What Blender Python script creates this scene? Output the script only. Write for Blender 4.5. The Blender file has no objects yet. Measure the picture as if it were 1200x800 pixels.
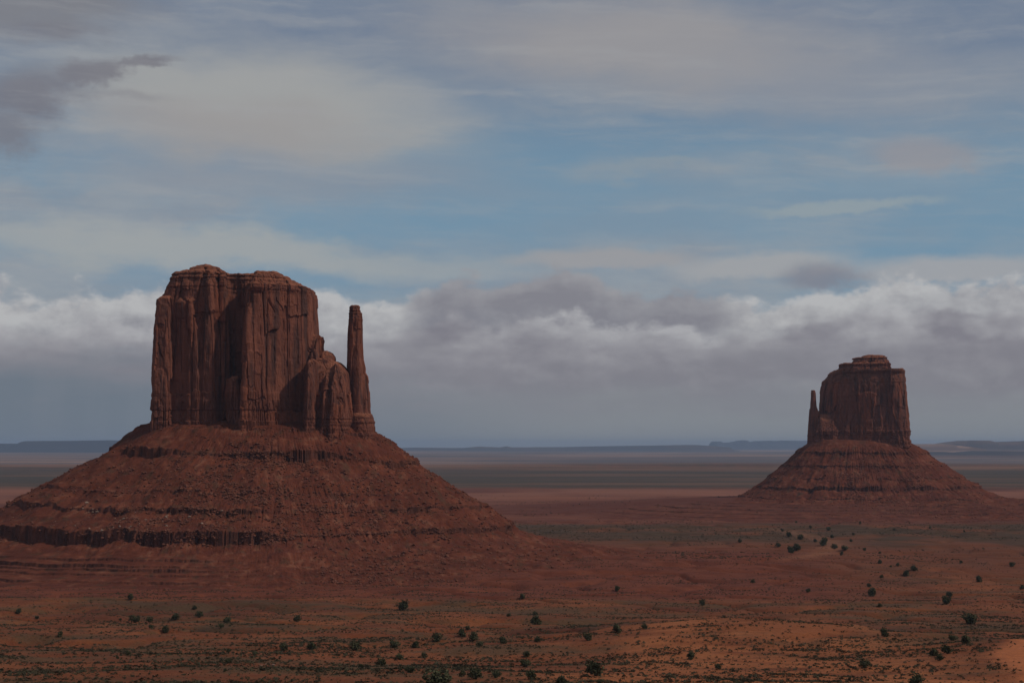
import bpy, math, random
import numpy as np

random.seed(4); RNG = np.random.default_rng(11)
SC = bpy.context.scene
COL = SC.collection

# ------------------------------------------------------------------ camera
CAM_Z = 100.0          # the eye, metres above the valley floor
FPX = 2000.0           # focal length in photo pixels (photo 1200 x 800)
HORIZ = 522.0          # pixel row of eye level
cd = bpy.data.cameras.new('camera'); cam = bpy.data.objects.new('camera', cd); COL.objects.link(cam)
cam.location = (0, 0, CAM_Z); cam.rotation_euler = (math.pi/2, 0, 0)
cd.sensor_width = 36; cd.lens = 36*FPX/1200; cd.shift_y = (HORIZ-400)/1200
cd.clip_start = 1; cd.clip_end = 200000
SC.camera = cam

# ------------------------------------------------------------------ exposure / render
EXPO = -1.0
K = 2.0**EXPO
SC.view_settings.view_transform = 'Standard'; SC.view_settings.look = 'None'
SC.view_settings.exposure = EXPO; SC.view_settings.gamma = 1; SC.view_settings.use_curve_mapping = False
SC.render.engine = 'CYCLES'
cy = SC.cycles
cy.max_bounces = 4; cy.diffuse_bounces = 2; cy.glossy_bounces = 1; cy.transparent_max_bounces = 6; cy.volume_bounces = 0
cy.use_denoising = True; cy.denoiser = 'OPENIMAGEDENOISE'; cy.denoising_input_passes = 'RGB_ALBEDO_NORMAL'
cy.sample_clamp_indirect = 5

# ------------------------------------------------------------------ sun
SUN = np.array([0.68, -0.20, 0.70]); SUN /= np.linalg.norm(SUN)
ld = bpy.data.lights.new('sun', 'SUN'); ld.energy = 3.2; ld.angle = math.radians(2.0); ld.color = (1.0, 0.90, 0.78)
lo = bpy.data.objects.new('sun', ld); COL.objects.link(lo)
from mathutils import Vector
lo.rotation_euler = Vector((-SUN[0], -SUN[1], -SUN[2])).to_track_quat('-Z', 'Y').to_euler()
lo.location = (400, 0, 600)

# ------------------------------------------------------------------ node expression helper
class E:
    """a node socket with arithmetic"""
    nt = None
    def __init__(s, sock): s.s = sock
def _math(op, *a, clamp=False):
    n = E.nt.nodes.new('ShaderNodeMath'); n.operation = op; n.use_clamp = clamp
    for i, v in enumerate(a):
        if isinstance(v, E): E.nt.links.new(v.s, n.inputs[i])
        else: n.inputs[i].default_value = v
    return E(n.outputs[0])
E.__add__ = lambda a, b: _math('ADD', a, b); E.__radd__ = lambda a, b: _math('ADD', b, a)
E.__sub__ = lambda a, b: _math('SUBTRACT', a, b); E.__rsub__ = lambda a, b: _math('SUBTRACT', b, a)
E.__mul__ = lambda a, b: _math('MULTIPLY', a, b); E.__rmul__ = lambda a, b: _math('MULTIPLY', b, a)
E.__truediv__ = lambda a, b: _math('DIVIDE', a, b)
def sat(a): return _math('ADD', a, 0.0, clamp=True)
def sstep(a, b, x):
    n = E.nt.nodes.new('ShaderNodeMapRange'); n.interpolation_type = 'SMOOTHSTEP'
    E.nt.links.new(x.s, n.inputs[0])
    for i, v in ((1, a), (2, b)):
        if isinstance(v, E): E.nt.links.new(v.s, n.inputs[i])
        else: n.inputs[i].default_value = v
    return E(n.outputs[0])
def vec(x, y, z=0.0):
    n = E.nt.nodes.new('ShaderNodeCombineXYZ')
    for i, v in enumerate((x, y, z)):
        if isinstance(v, E): E.nt.links.new(v.s, n.inputs[i])
        else: n.inputs[i].default_value = v
    return E(n.outputs[0])
def noise(v, scale=1.0, detail=4.0, rough=0.5, dist=0.0, lac=2.0):
    n = E.nt.nodes.new('ShaderNodeTexNoise'); n.noise_dimensions = '3D'
    E.nt.links.new(v.s, n.inputs['Vector'])
    n.inputs['Scale'].default_value = scale; n.inputs['Detail'].default_value = detail
    n.inputs['Roughness'].default_value = rough; n.inputs['Distortion'].default_value = dist
    n.inputs['Lacunarity'].default_value = lac
    return E(n.outputs['Fac'])
def cmix(f, a, b, mode='MIX'):
    n = E.nt.nodes.new('ShaderNodeMix'); n.data_type = 'RGBA'; n.blend_type = mode
    for i, v in ((0, f), (6, a), (7, b)):
        if isinstance(v, E): E.nt.links.new(v.s, n.inputs[i])
        elif i == 0: n.inputs[0].default_value = v
        else: n.inputs[i].default_value = (*v[:3], 1)
    return E(n.outputs[2])
def lin(c):
    c = np.array(c, float)/255
    return np.where(c <= .04045, c/12.92, ((c+.055)/1.055)**2.4)

# ------------------------------------------------------------------ sky
SKY_STR = 0.1
def S(r, g, b): return tuple(lin((r, g, b))/(K*SKY_STR))
w = bpy.data.worlds.new('World'); SC.world = w; w.use_nodes = True
nt = w.node_tree; nt.nodes.clear(); E.nt = nt
sky = nt.nodes.new('ShaderNodeTexSky'); sky.sky_type = 'NISHITA'; sky.sun_disc = False
sky.sun_elevation = math.asin(SUN[2]); sky.sun_rotation = math.atan2(SUN[0], SUN[1])
sky.altitude = 1700; sky.air_density = 1.0; sky.dust_density = 0.6; sky.ozone_density = 1.6
tc = nt.nodes.new('ShaderNodeTexCoord'); sp = nt.nodes.new('ShaderNodeSeparateXYZ')
nt.links.new(tc.outputs['Generated'], sp.inputs[0])
X, Y, Z = (E(sp.outputs[i]) for i in range(3))
az = _math('ARCTAN2', X, Y)                                # azimuth from due ahead
rr = _math('SQRT', X*X + Y*Y + 1e-5)
u = 600.0 + FPX*(az*(1.0 + az*az*0.36))                    # bearing and altitude, in units of 1/2000
v = HORIZ - FPX*_math('MINIMUM', Z/rr, 2.0)
base = cmix(1.0, E(sky.outputs[0]), (0.62, 0.70, 0.80), 'MULTIPLY')
# slow warps
p = vec(u/1000.0, v/1000.0, 0.0)
wa = noise(vec(u/240.0, v/95.0, 3.1), 1, 9, .62) - 0.5
wb = noise(vec(u/190.0, v/80.0, 9.7), 1, 9, .62) - 0.5
uw = u + 240.0*wa; vw = v + 100.0*wb
def blob(cx, cy, rx, ry, rot=0.0, lo_=0.25, hi_=1.25):
    c, s_ = math.cos(math.radians(rot)), math.sin(math.radians(rot))
    du, dv = uw - cx, vw - cy
    a = (du*c + dv*s_)*(1.0/rx); b = (dv*c - du*s_)*(1.0/ry)
    return 1.0 - sstep(lo_, hi_, _math('SQRT', a*a + b*b))
col = base
# clear upper sky as seen ahead
blue_hi, blue_lo = S(113, 128, 150), S(118, 150, 172)
front = sstep(-900.0, -250.0, v)
clear = cmix(sstep(40.0, 235.0, v), blue_hi, blue_lo)
col = cmix(front*0.85, col, clear)
# thin veil of high cloud, drawn out sideways
veil = noise(vec(u/430.0 + 0.35*wb, v/105.0 + 0.9*wa, 1.7), 1, 8, .58)
veil2 = noise(vec(u/210.0, v/40.0 + 1.3*wa, 5.2), 1, 8, .62)
vf = sat(sstep(.30, .66, veil)*0.85 + sstep(.45, .8, veil2)*0.35)
vf = vf*(1.0 - 0.55*sstep(195.0, 225.0, v)*(1.0 - sstep(268.0, 300.0, v))*sstep(200.0, 620.0, u))
mott = noise(vec(u/150.0, v/60.0 + wb, 7.7), 1, 8, .6)
fib = noise(vec(u/300.0 + v/130.0, v/22.0 - u/420.0 + 1.6*wb, 13.0), 1, 9, .66)
col = cmix(vf*0.9, col, cmix(sstep(.35, .65, mott*0.6 + fib*0.4), S(135, 143, 154), S(156, 158, 161)))
# the large pale bank at upper left and the one at top centre
col = cmix(blob(285, 125, 290, 85, 8)*0.9, col, S(160, 161, 160))
col = cmix(blob(260, 160, 210, 45, 4)*0.6, col, S(152, 148, 148))
col = cmix(blob(760, 55, 330, 75, 6)*0.85, col, S(152, 150, 152))
col = cmix(blob(1040, 110, 260, 60, 0)*0.5, col, S(140, 145, 155))
col = cmix(blob(330, 215, 330, 40, 2)*0.55, col, S(134, 142, 154))
# dark masses at upper left
fine = noise(vec(u/46.0, v/26.0, 2.0), 1, 9, .64) - 0.5
col = cmix(blob(40, 25, 150, 48, -6)*0.8, col, S(126, 126, 131))
def lensblob(cx, cy, rx, ry, rot, wig, lo_, hi_):
    c, s_ = math.cos(math.radians(rot)), math.sin(math.radians(rot))
    du, dv = u + 40.0*fine - cx, v + 16.0*wb + 26.0*fine - cy
    a = (du*c + dv*s_)*(1.0/rx); b = (dv*c - du*s_)*(1.0/ry)
    return 1.0 - sstep(lo_, hi_, _math('SQRT', a*a + b*b) + wig*(wa + fine))
def both(a, b): return _math('MAXIMUM', a, b)
dark = both(both(lensblob(105, 98, 62, 19, -10, .5, .4, 1.15), lensblob(165, 83, 52, 9.5, -9, .4, .4, 1.15)),
            both(lensblob(30, 128, 75, 36, -12, .7, .3, 1.25), lensblob(5, 165, 70, 36, -20, .7, .2, 1.3)*0.85))
dark = both(dark, lensblob(60, 52, 70, 12, -3, .8, .2, 1.3)*0.55)
col = cmix(dark*0.80, col, cmix(sat(fine + 0.5), S(110, 109, 119), S(122, 121, 129)))
col = cmix(lensblob(150, 122, 60, 6, 3, .7, .2, 1.3)*0.4, col, S(132, 132, 138))
col = cmix(sstep(.48, .72, fib)*0.28*sstep(320.0, 250.0, v), col, S(160, 162, 165))
# pale streaks
col = cmix(blob(230, 297, 420, 27, 2.0)*0.95, col, S(157, 162, 164))
col = cmix(blob(770, 207, 130, 13, 0)*0.6, col, S(140, 150, 158))
col = cmix(lensblob(985, 247, 130, 9, -3, .5, .4, 1.2)*0.8, col, S(146, 158, 164))
col = cmix(lensblob(1085, 192, 75, 22, 6, .9, .3, 1.2)*0.65, col, S(150, 146, 150))
col = cmix(lensblob(720, 303, 130, 14, 0, .6, .4, 1.2)*0.85, col, S(155, 155, 158))
col = cmix(lensblob(890, 313, 120, 17, -3, .6, .4, 1.2)*0.9, col, S(160, 162, 165))
col = cmix(lensblob(1120, 322, 150, 18, 0, .6, .4, 1.2)*0.9, col, S(160, 162, 166))
col = cmix(lensblob(962, 329, 50, 18, 3, 1.1, .2, 1.3)*0.75, col, S(124, 126, 138))
# banks of heaped cloud over the horizon: four rows, each with lit crests and grey undersides
def curve(pts, width=0.0):
    n = E.nt.nodes.new('ShaderNodeFloatCurve'); c = n.mapping.curves[0]
    xs = [q[0] for q in pts]; lo_, hi_ = xs[0], xs[-1]
    t = sat((u - lo_)*(1.0/(hi_ - lo_)))
    P = [((q[0] - lo_)/(hi_ - lo_), q[1]) for q in pts]
    c.points[0].location = P[0]; c.points[1].location = P[-1]
    for q in P[1:-1]: c.points.new(*q)
    n.mapping.update(); E.nt.links.new(t.s, n.inputs['Value']); return E(n.outputs[0])
grey = noise(vec(u/190.0, v/34.0 + .8*wa, 8.8), 1, 7, .58)
def tier(col, topv, amp, zk, bright, cl, cb, soft, fall, op=1.0):
    def f(du, dv): return noise(vec((u + du + 30.0*wa)/74.0, (v + dv)/50.0, zk), 1, 9, .55)
    h = f(0.0, 0.0); r = h - f(9.0, -10.0)
    s_ = v - topv + amp*(h - 0.5)
    l = sat(bright*(1.0 - sstep(0.0, fall, s_)) + r*2.2*(0.30 + bright) + (grey - 0.5)*0.5)
    return cmix(sstep(0.0, soft, s_)*op, col, cmix(l, cb, cl))
pat = noise(vec(u/120.0, v/60.0, 21.0), 1, 3, .5)
t0 = 300.0 + 100.0*curve([(-300,.35),(0,.38),(120,.42),(200,.36),(380,.42),(440,.52),(490,.33),(600,.22),(700,.30),(800,.38),(880,.56),(960,.34),(1100,.24),(1200,.28),(1500,.3)])
b0 = curve([(-300,.8),(0,.85),(190,.9),(380,.95),(465,.85),(520,.27),(800,.25),(860,.7),(950,.95),(1080,.85),(1200,.7),(1500,.7)])
LIT, BASE = S(183, 183, 184), S(127, 126, 134)
col = tier(col, t0, 105.0, 4.4, b0*(0.65 + 0.7*pat), LIT, S(130, 129, 137), 17.0, 40.0 + 80.0*b0, .94)
t1 = t0 + 40.0 + 40.0*(noise(vec(u/160.0, 0.0, 3.0), 1, 2, .5) - 0.5)
col = tier(col, t1, 90.0, 14.2, sstep(.34, .58, pat)*0.95, S(174, 174, 177), S(125, 123, 132), 15.0, 70.0, .85)
pat2 = noise(vec(u/130.0, v/60.0, 27.0), 1, 3, .5)
t2 = 412.0 + 60.0*(noise(vec(u/200.0, 0.0, 8.0), 1, 2, .5) - 0.5)
col = tier(col, t2, 70.0, 24.6, sstep(.36, .60, pat2)*0.8, S(165, 164, 168), S(128, 128, 135), 18.0, 48.0, .8)
pat3 = noise(vec(u/150.0, v/40.0, 41.0), 1, 4, .55)
col = tier(col, t2 - 22.0, 80.0, 51.3, sstep(.38, .62, pat3)*0.7, S(166, 165, 169), S(128, 127, 135), 24.0, 55.0, .7)
col = tier(col, t2 + 34.0, 60.0, 34.1, sstep(.42, .7, pat)*0.5, S(154, 154, 158), S(129, 131, 138), 22.0, 40.0, .7)
# rain haze under the bank
rain = cmix(sstep(300.0, 720.0, u), S(106, 117, 129), S(133, 137, 141))
shaft = noise(vec(u/46.0 + v/600.0, v/700.0, 2.2), 1, 3, .5)
rain = cmix(sstep(.4, .75, shaft)*0.14, rain, S(135, 138, 145))
col = cmix(sstep(436.0, 514.0, v + 110.0*(grey - .5) + 40.0*sstep(420.0, 150.0, u))*0.92, col, rain)
bg = nt.nodes.new('ShaderNodeBackground'); bg.inputs[1].default_value = SKY_STR
nt.links.new(col.s, bg.inputs[0])
wo = nt.nodes.new('ShaderNodeOutputWorld'); nt.links.new(bg.outputs[0], wo.inputs[0])
w.cycles.sampling_method = 'MANUAL'; w.cycles.sample_map_resolution = 512

# ------------------------------------------------------------------ numpy noise
_P = np.random.default_rng(5).permutation(256); _P = np.concatenate([_P, _P, _P])
_G = np.random.default_rng(6).normal(size=(256, 3)); _G /= np.linalg.norm(_G, axis=1)[:, None]
def gnoise(x, y, z=0.0):
    x = np.asarray(x, float); y = np.asarray(y, float); z = np.broadcast_to(np.asarray(z, float), x.shape)
    xi, yi, zi = np.floor(x), np.floor(y), np.floor(z)
    fx, fy, fz = x-xi, y-yi, z-zi
    xi, yi, zi = (a.astype(np.int64) & 255 for a in (xi, yi, zi))
    q = lambda t: t*t*t*(t*(t*6-15)+10)
    wx, wy, wz = q(fx), q(fy), q(fz)
    out = 0
    for i in (0, 1):
        for j in (0, 1):
            for k in (0, 1):
                g = _G[_P[_P[_P[(xi+i) & 255]+((yi+j) & 255)]+((zi+k) & 255)]]
                d = g[..., 0]*(fx-i)+g[..., 1]*(fy-j)+g[..., 2]*(fz-k)
                out = out + d*(wx if i else 1-wx)*(wy if j else 1-wy)*(wz if k else 1-wz)
    return out*1.5
def fbm(x, y, z=0.0, oct=4, rough=.5):
    s, a, t = 0, 1.0, 0
    x = np.asarray(x, float); y = np.asarray(y, float)
    for o in range(oct):
        s = s + a*gnoise(x*2**o+17.3*o, y*2**o-9.1*o, np.asarray(z)*2**o+5.7*o); t += a; a *= rough
    return s/t
def ss(a, b, x):
    t = np.clip((x-a)/(b-a), 0, 1); return t*t*(3-2*t)
def worley(x, y, z, seed=0):
    """-> random value of the nearest cell, distance to the cell's border"""
    R = np.random.default_rng(100+seed).random((256, 4))
    xi, yi, zi = np.floor(x).astype(np.int64), np.floor(y).astype(np.int64), np.floor(z).astype(np.int64)
    f1 = np.full(x.shape, 9.); f2 = np.full(x.shape, 9.); val = np.zeros(x.shape)
    for i in (-1, 0, 1):
        for j in (-1, 0, 1):
            for k in (-1, 0, 1):
                h = _P[_P[_P[(xi+i) & 255]+((yi+j) & 255)]+((zi+k) & 255)]
                r = R[h]
                d = np.sqrt((xi+i+r[..., 0]-x)**2+(yi+j+r[..., 1]-y)**2+(zi+k+r[..., 2]-z)**2)
                n = d < f1
                f2 = np.where(n, f1, np.minimum(f2, d)); val = np.where(n, r[..., 3], val); f1 = np.where(n, d, f1)
    return val, f2-f1

# ------------------------------------------------------------------ mesh helpers
def mesh_np(name, V, F, mat=None, parent=None, colors=None, smooth=True, link=True):
    V = np.asarray(V, np.float32); F = np.asarray(F, np.int32)
    me = bpy.data.meshes.new(name)
    n = F.shape[1]
    me.vertices.add(len(V)); me.vertices.foreach_set('co', V.ravel())
    me.loops.add(F.size); me.loops.foreach_set('vertex_index', F.ravel())
    me.polygons.add(len(F)); me.polygons.foreach_set('loop_start', np.arange(0, F.size, n, dtype=np.int32))
    me.polygons.foreach_set('use_smooth', np.full(len(F), smooth, bool))
    me.update(calc_edges=True)
    if colors is not None: paint(me, colors)
    if mat: me.materials.append(mat)
    if not link: return me
    o = bpy.data.objects.new(name, me); COL.objects.link(o)
    if parent: o.parent = parent
    return o
def paint(me, rgb):
    a = me.color_attributes.new('Soil', 'FLOAT_COLOR', 'POINT')
    c = np.ones((len(rgb), 4), np.float32); c[:, :3] = rgb
    a.data.foreach_set('color', c.ravel())
def grid_faces(nr, nc, wrap=False):
    r = np.arange(nr-1)[:, None]; c = np.arange(nc if wrap else nc-1)[None, :]
    c2 = (c+1) % nc
    a = r*nc+c; b = r*nc+c2
    return np.stack([a, b, b+nc, a+nc], -1).reshape(-1, 4)
def mixc(a, b, t):
    return np.asarray(a)*(1-t[:, None])+np.asarray(b)*t[:, None]
def tag(o, label=None, cat=None, group=None, kind=None):
    if label: o['label'] = label
    if cat: o['category'] = cat
    if group: o['group'] = group
    if kind: o['kind'] = kind
    return o
def empty(name, loc):
    o = bpy.data.objects.new(name, None); COL.objects.link(o); o.location = loc; o.empty_display_size = 2
    return o

# ------------------------------------------------------------------ materials
def material(name, build):
    m = bpy.data.materials.new(name); m.use_nodes = True; E.nt = m.node_tree
    b = m.node_tree.nodes['Principled BSDF']; b.inputs['Specular IOR Level'].default_value = 0.12
    b.inputs['Roughness'].default_value = 0.95
    build(m.node_tree, b); return m
def position():
    g = E.nt.nodes.new('ShaderNodeNewGeometry'); s = E.nt.nodes.new('ShaderNodeSeparateXYZ')
    E.nt.links.new(g.outputs['Position'], s.inputs[0])
    return E(s.outputs[0]), E(s.outputs[1]), E(s.outputs[2])
def attr():
    a = E.nt.nodes.new('ShaderNodeAttribute'); a.attribute_name = 'Soil'; return E(a.outputs['Color'])
def bump(nt_, b, h, dist, strength=1.0):
    n = nt_.nodes.new('ShaderNodeBump'); n.inputs['Strength'].default_value = strength; n.inputs['Distance'].default_value = dist
    nt_.links.new(h.s, n.inputs['Height']); nt_.links.new(n.outputs[0], b.inputs['Normal'])
def m_soil(nt_, b):
    x, y, z = position()
    f = noise(vec(x, y, z), 0.55, 5, .65); g = noise(vec(x, y, z), 0.09, 4, .6)
    k = 0.55 + f*0.55 + g*0.35
    c = cmix(1.0, attr(), vec(k*1.04, k*.93, k*.82), 'MULTIPLY')
    nt_.links.new(c.s, b.inputs['Base Color']); bump(nt_, b, f, 0.8)
def m_rock(nt_, b):
    x, y, z = position()
    f = noise(vec(x*0.35, y*0.35, z*0.12), 1, 6, .65)
    g = noise(vec(x*0.03, y*0.03, z*0.55), 1, 4, .6)
    k = 0.45 + f*0.75 + g*0.35
    c = cmix(1.0, attr(), vec(k, k*.92, k*.84), 'MULTIPLY')
    nt_.links.new(c.s, b.inputs['Base Color']); bump(nt_, b, f, 1.6)
def solid(a, bcol, scale):
    def f(nt_, b):
        o = nt_.nodes.new('ShaderNodeObjectInfo')
        x, y, z = position()
        n = noise(vec(x, y, z), scale, 3, .6)
        c = cmix(sat(sstep(.3, .7, n)*0.7 + 0.3*E(o.outputs['Random'])), a, bcol)
        nt_.links.new(c.s, b.inputs['Base Color'])
    return f
M_SOIL = material('red_desert_soil', m_soil)
M_ROCK = material('varnished_red_sandstone', m_rock)
M_BOULDER = material('fallen_red_sandstone', solid((.105, .036, .023), (.24, .098, .062), 0.3))
M_PALE = material('pale_stone', solid((.20, .12, .085), (.36, .26, .20), 0.4))
M_LEAF = material('juniper_foliage', solid((.040, .045, .023), (.115, .110, .058), 0.9))
M_BARK = material('juniper_bark', solid((.06, .045, .035), (.10, .08, .06), 2.0))
M_SAGE = material('sagebrush_leaf', solid((.036, .034, .021), (.105, .088, .052), 0.12))
M_HILL = material('far_hill_rock', m_soil)

# ------------------------------------------------------------------ ground height
_py = [0, 60, 120, 200, 350, 500, 700, 900, 1050, 1200, 1500, 1e6]
_pz = [98.3, 88, 78, 66, 50.5, 39, 25, 13.5, 6.5, 1.5, 0, 0]
def gz(x, y):
    x = np.asarray(x, float); y = np.asarray(y, float)
    r = np.hypot(x, y)
    d = np.where(y > 0, np.sqrt(y*y + 0.35*x*x), r)
    z = (np.interp(d-25, _py, _pz)+np.interp(d, _py, _pz)+np.interp(d+25, _py, _pz))/3
    near = ss(90, 300, r)
    far = ss(5000, 14000, r)
    z = z + near*(1-far)*(5.0*fbm(x/150, y/105, .3, 4)*(1-.6*ss(1100, 1800, r)) + 0.9*fbm(x/34, y/26, 4.1, 3)*(1-ss(1500, 3000, r)))
    gl = fbm(x/130, y/95, 51.0, 3, .55)
    z = z - 3.2*near*np.exp(-(gl/.055)**2)*ss(420, 700, r)*(1-ss(2300, 3000, r))
    # pale dune crossing the lower right, bare dune at the right edge, lip in front of the left butte's foot
    z = z + 6.0*np.exp(-((x-75)/70)**2-((y-560-.25*x)/75)**2)
    z = z + 4.5*np.exp(-((x-150)/34)**2-((y-470)/85)**2)
    z = z + 3.5*np.exp(-((y-965-18*np.sin(x/90))/60)**2)*ss(60, -120, x)
    # low red swells: right of the left butte, and under the right butte
    z = z + 9*np.exp(-((x-115)/230)**2-((y-1400)/150)**2)
    z = z + 19*np.exp(-((x-430)/330)**2-((y-2740)/230)**2)
    z = z + 5*np.exp(-((x-150)/420)**2-((y-3300)/260)**2)*(1-far)
    return z

# ------------------------------------------------------------------ ground sheet
th = np.radians(np.concatenate([np.linspace(-180, -24, 60)[:-1], np.linspace(-24, 24, 820), np.linspace(24, 180, 60)[1:-1]]))
rows = [2.0]
while rows[-1] < 64000:
    r = rows[-1]
    rows.append(r + (14 if r < 240 else 1.15 if r < 820 else 2.4 if r < 1300 else 5 if r < 3000 else r*0.004 if r < 7000 else r*.02))
rows = np.array(rows)
RR, TT = np.meshgrid(rows, th, indexing='ij')
gx, gy = (RR*np.sin(TT)).ravel(), (RR*np.cos(TT)).ravel()
gzv = gz(gx, gy)
def bare_mask(x, y):
    e = 122+np.where(y > 440, .42, .17)*(y-440)
    return ss(-3, 5, x-e+4*fbm(x/14, y/9, 3.0, 3))*ss(330, 352, y)*ss(545, 520, y)
def ground_color(x, y):
    r = np.hypot(x, y)
    n1 = fbm(x/60, y/38, 1.0, 5, .55); n2 = fbm(x/240, y/120, 2.0, 4, .55); n3 = fbm(x/16, y/10, 3.0, 4, .6)
    n4 = 1.5*fbm(x/5.0, y/3.6, 6.0, 3, .65)*(1-ss(900, 1600, r))
    c = mixc((.170, .056, .027), (.255, .092, .042), ss(-.35, .35, n1+.5*n3+.3*n4))      # orange sand
    c = mixc(c, (.105, .036, .023), ss(.0, .4, n2+.35*n3)*.85)                            # darker red soil
    c = mixc(c, (.086, .064, .039), ss(-.16, .26, fbm(x/80, y/36, 7.0, 5, .62)+.35*n3+.25*n4)*.75)   # dry grass and scrub litter
    # pale dune
    dl = x-(4+(y-350)*.17)+10*n1+5*n3
    dune = ss(-6, 14, dl)*ss(150, 90, x+20*n1)*ss(680, 600, y+40*n1)
    c = mixc(c, mixc((.29, .104, .045), (.40, .150, .064), ss(-.3, .3, n1+n3)), dune*(.85-.55*ss(-.05, .3, fbm(x/30, y/16, 17.0, 4, .6))))
    bare = bare_mask(x, y)
    c = mixc(c, (.46, .165, .072), bare)
    # dark red apron at the foot of the left butte and the red tongue running right
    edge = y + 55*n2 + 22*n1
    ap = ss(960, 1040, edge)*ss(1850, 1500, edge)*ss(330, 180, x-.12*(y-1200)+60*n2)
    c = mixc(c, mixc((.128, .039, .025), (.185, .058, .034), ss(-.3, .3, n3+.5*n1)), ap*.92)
    # scrub plain beyond, with sandy wash
    pl = ss(1150, 1420, edge+.0*x)*(1-ap)
    c = mixc(c, mixc(mixc((.150, .056, .033), (.070, .050, .034), ss(1650, 1950, y+130*n2+.25*x)), (.175, .066, .038), ss(-.05, .35, fbm(x/110, y/150, 8.0, 5, .6))), pl*.85)
    wx = 262+40*np.sin((y-1500)/170.)+ (y-1500)*.10
    wash = np.exp(-((x-wx+16*n1)/(9+.010*(y-1300)))**2)*ss(1330, 1480, y)*ss(2200, 1900, y)
    c = mixc(c, (.30, .14, .085), np.clip(wash, 0, 1)*.5)
    # red country round the right butte
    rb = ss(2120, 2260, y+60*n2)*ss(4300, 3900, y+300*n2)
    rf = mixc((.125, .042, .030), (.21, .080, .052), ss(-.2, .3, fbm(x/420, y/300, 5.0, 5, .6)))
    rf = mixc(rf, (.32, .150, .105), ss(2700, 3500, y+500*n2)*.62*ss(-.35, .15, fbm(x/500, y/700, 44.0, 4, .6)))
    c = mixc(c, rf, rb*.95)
    # far bands: dark grey-green band, sand streaks, far country with haze blue painted in
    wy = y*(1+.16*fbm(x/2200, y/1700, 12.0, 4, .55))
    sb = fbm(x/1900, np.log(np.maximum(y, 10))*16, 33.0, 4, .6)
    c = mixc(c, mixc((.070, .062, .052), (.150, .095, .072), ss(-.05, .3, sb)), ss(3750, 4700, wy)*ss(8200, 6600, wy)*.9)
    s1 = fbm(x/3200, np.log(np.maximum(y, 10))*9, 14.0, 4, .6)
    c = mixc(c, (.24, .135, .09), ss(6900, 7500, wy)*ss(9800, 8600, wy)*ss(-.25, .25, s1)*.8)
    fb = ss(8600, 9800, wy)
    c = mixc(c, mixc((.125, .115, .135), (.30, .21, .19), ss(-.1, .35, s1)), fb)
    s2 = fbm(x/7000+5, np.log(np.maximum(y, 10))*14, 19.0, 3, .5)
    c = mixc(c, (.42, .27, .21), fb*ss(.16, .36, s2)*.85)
    return c
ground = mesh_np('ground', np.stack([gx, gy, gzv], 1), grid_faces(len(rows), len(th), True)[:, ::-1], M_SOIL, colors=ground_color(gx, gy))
tag(ground, kind='structure')

# ------------------------------------------------------------------ pixel of the photo -> point of the terrain
_Y = np.concatenate([np.arange(120, 1500, 1.0), np.arange(1500, 4000, 2.0)])
def on_ground(px, py, hf=None):
    a, b = (px-600)/FPX, (HORIZ-py)/FPX
    z = CAM_Z+b*_Y; g = (hf or gz)(a*_Y, _Y)
    i = np.argmax(z <= g)
    if z[i] > g[i]: i = len(_Y)-1
    return a*_Y[i], _Y[i], float((hf or gz)(np.array([a*_Y[i]]), np.array([_Y[i]]))[0])

# ------------------------------------------------------------------ butte towers
def loft(levels, D, n=40, ex=3.2):
    V, F = [], []
    lv = sorted(levels, key=lambda l: -l[0])
    t = np.linspace(0, 2*np.pi, n, endpoint=False)
    c, s = np.cos(t), np.sin(t)
    sx = np.sign(c)*np.abs(c)**(2/ex); sy = np.sign(s)*np.abs(s)**(2/ex)
    for (py, xl, xr, yf, yb, *sk) in lv:
        cx, rx = (xl+xr)/2, (xr-xl)/2
        V.append(np.stack([((cx-600)+rx*sx)*D/FPX, D+(yf+yb)/2+(yb-yf)/2*sy+(sk[0] if sk else 0)*rx*D/FPX*sx, np.full(n, CAM_Z+(HORIZ-py)*D/FPX)], 1))
    V = np.concatenate(V)
    F = [tuple(f) for f in grid_faces(len(lv), n, True)]
    F.append(tuple(range(n))[::-1]); F.append(tuple(range((len(lv)-1)*n, len(lv)*n)))
    return V, F
def fuse(bodies, D, voxel, ex=3.2):
    """closed lofts -> one continuous skin (voxel union); returns vertices, faces, normals"""
    VV, FF, o = [], [], 0
    for bdy in bodies:
        V, F = loft(bdy, D, ex=ex); VV.append(V); FF += [tuple(i+o for i in f) for f in F]; o += len(V)
    me = bpy.data.meshes.new('tmp'); me.from_pydata(np.concatenate(VV).tolist(), [], FF); me.update()
    ob = bpy.data.objects.new('tmp', me); COL.objects.link(ob)
    md = ob.modifiers.new('r', 'REMESH'); md.mode = 'VOXEL'; md.voxel_size = voxel
    dg = bpy.context.evaluated_depsgraph_get(); dg.update()
    ev = bpy.data.meshes.new_from_object(ob.evaluated_get(dg))
    nv = len(ev.vertices); V = np.empty(nv*3, np.float32); ev.vertices.foreach_get('co', V)
    N = np.empty(nv*3, np.float32); ev.vertex_normals.foreach_get('vector', N)
    F = np.empty(len(ev.loops), np.int32); ev.loops.foreach_get('vertex_index', F)
    bpy.data.objects.remove(ob); bpy.data.meshes.remove(me); bpy.data.meshes.remove(ev)
    return V.reshape(-1, 3).astype(float), F.reshape(-1, 4), N.reshape(-1, 3).astype(float)
def smooth_normals(V, F, N, it=6):
    E_ = np.concatenate([F[:, [0, 1]], F[:, [1, 2]], F[:, [2, 3]], F[:, [3, 0]]])
    for _ in range(it):
        A = N.copy(); np.add.at(A, E_[:, 0], N[E_[:, 1]]); np.add.at(A, E_[:, 1], N[E_[:, 0]])
        N = A/np.maximum(np.linalg.norm(A, axis=1), 1e-6)[:, None]
    return N
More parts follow.
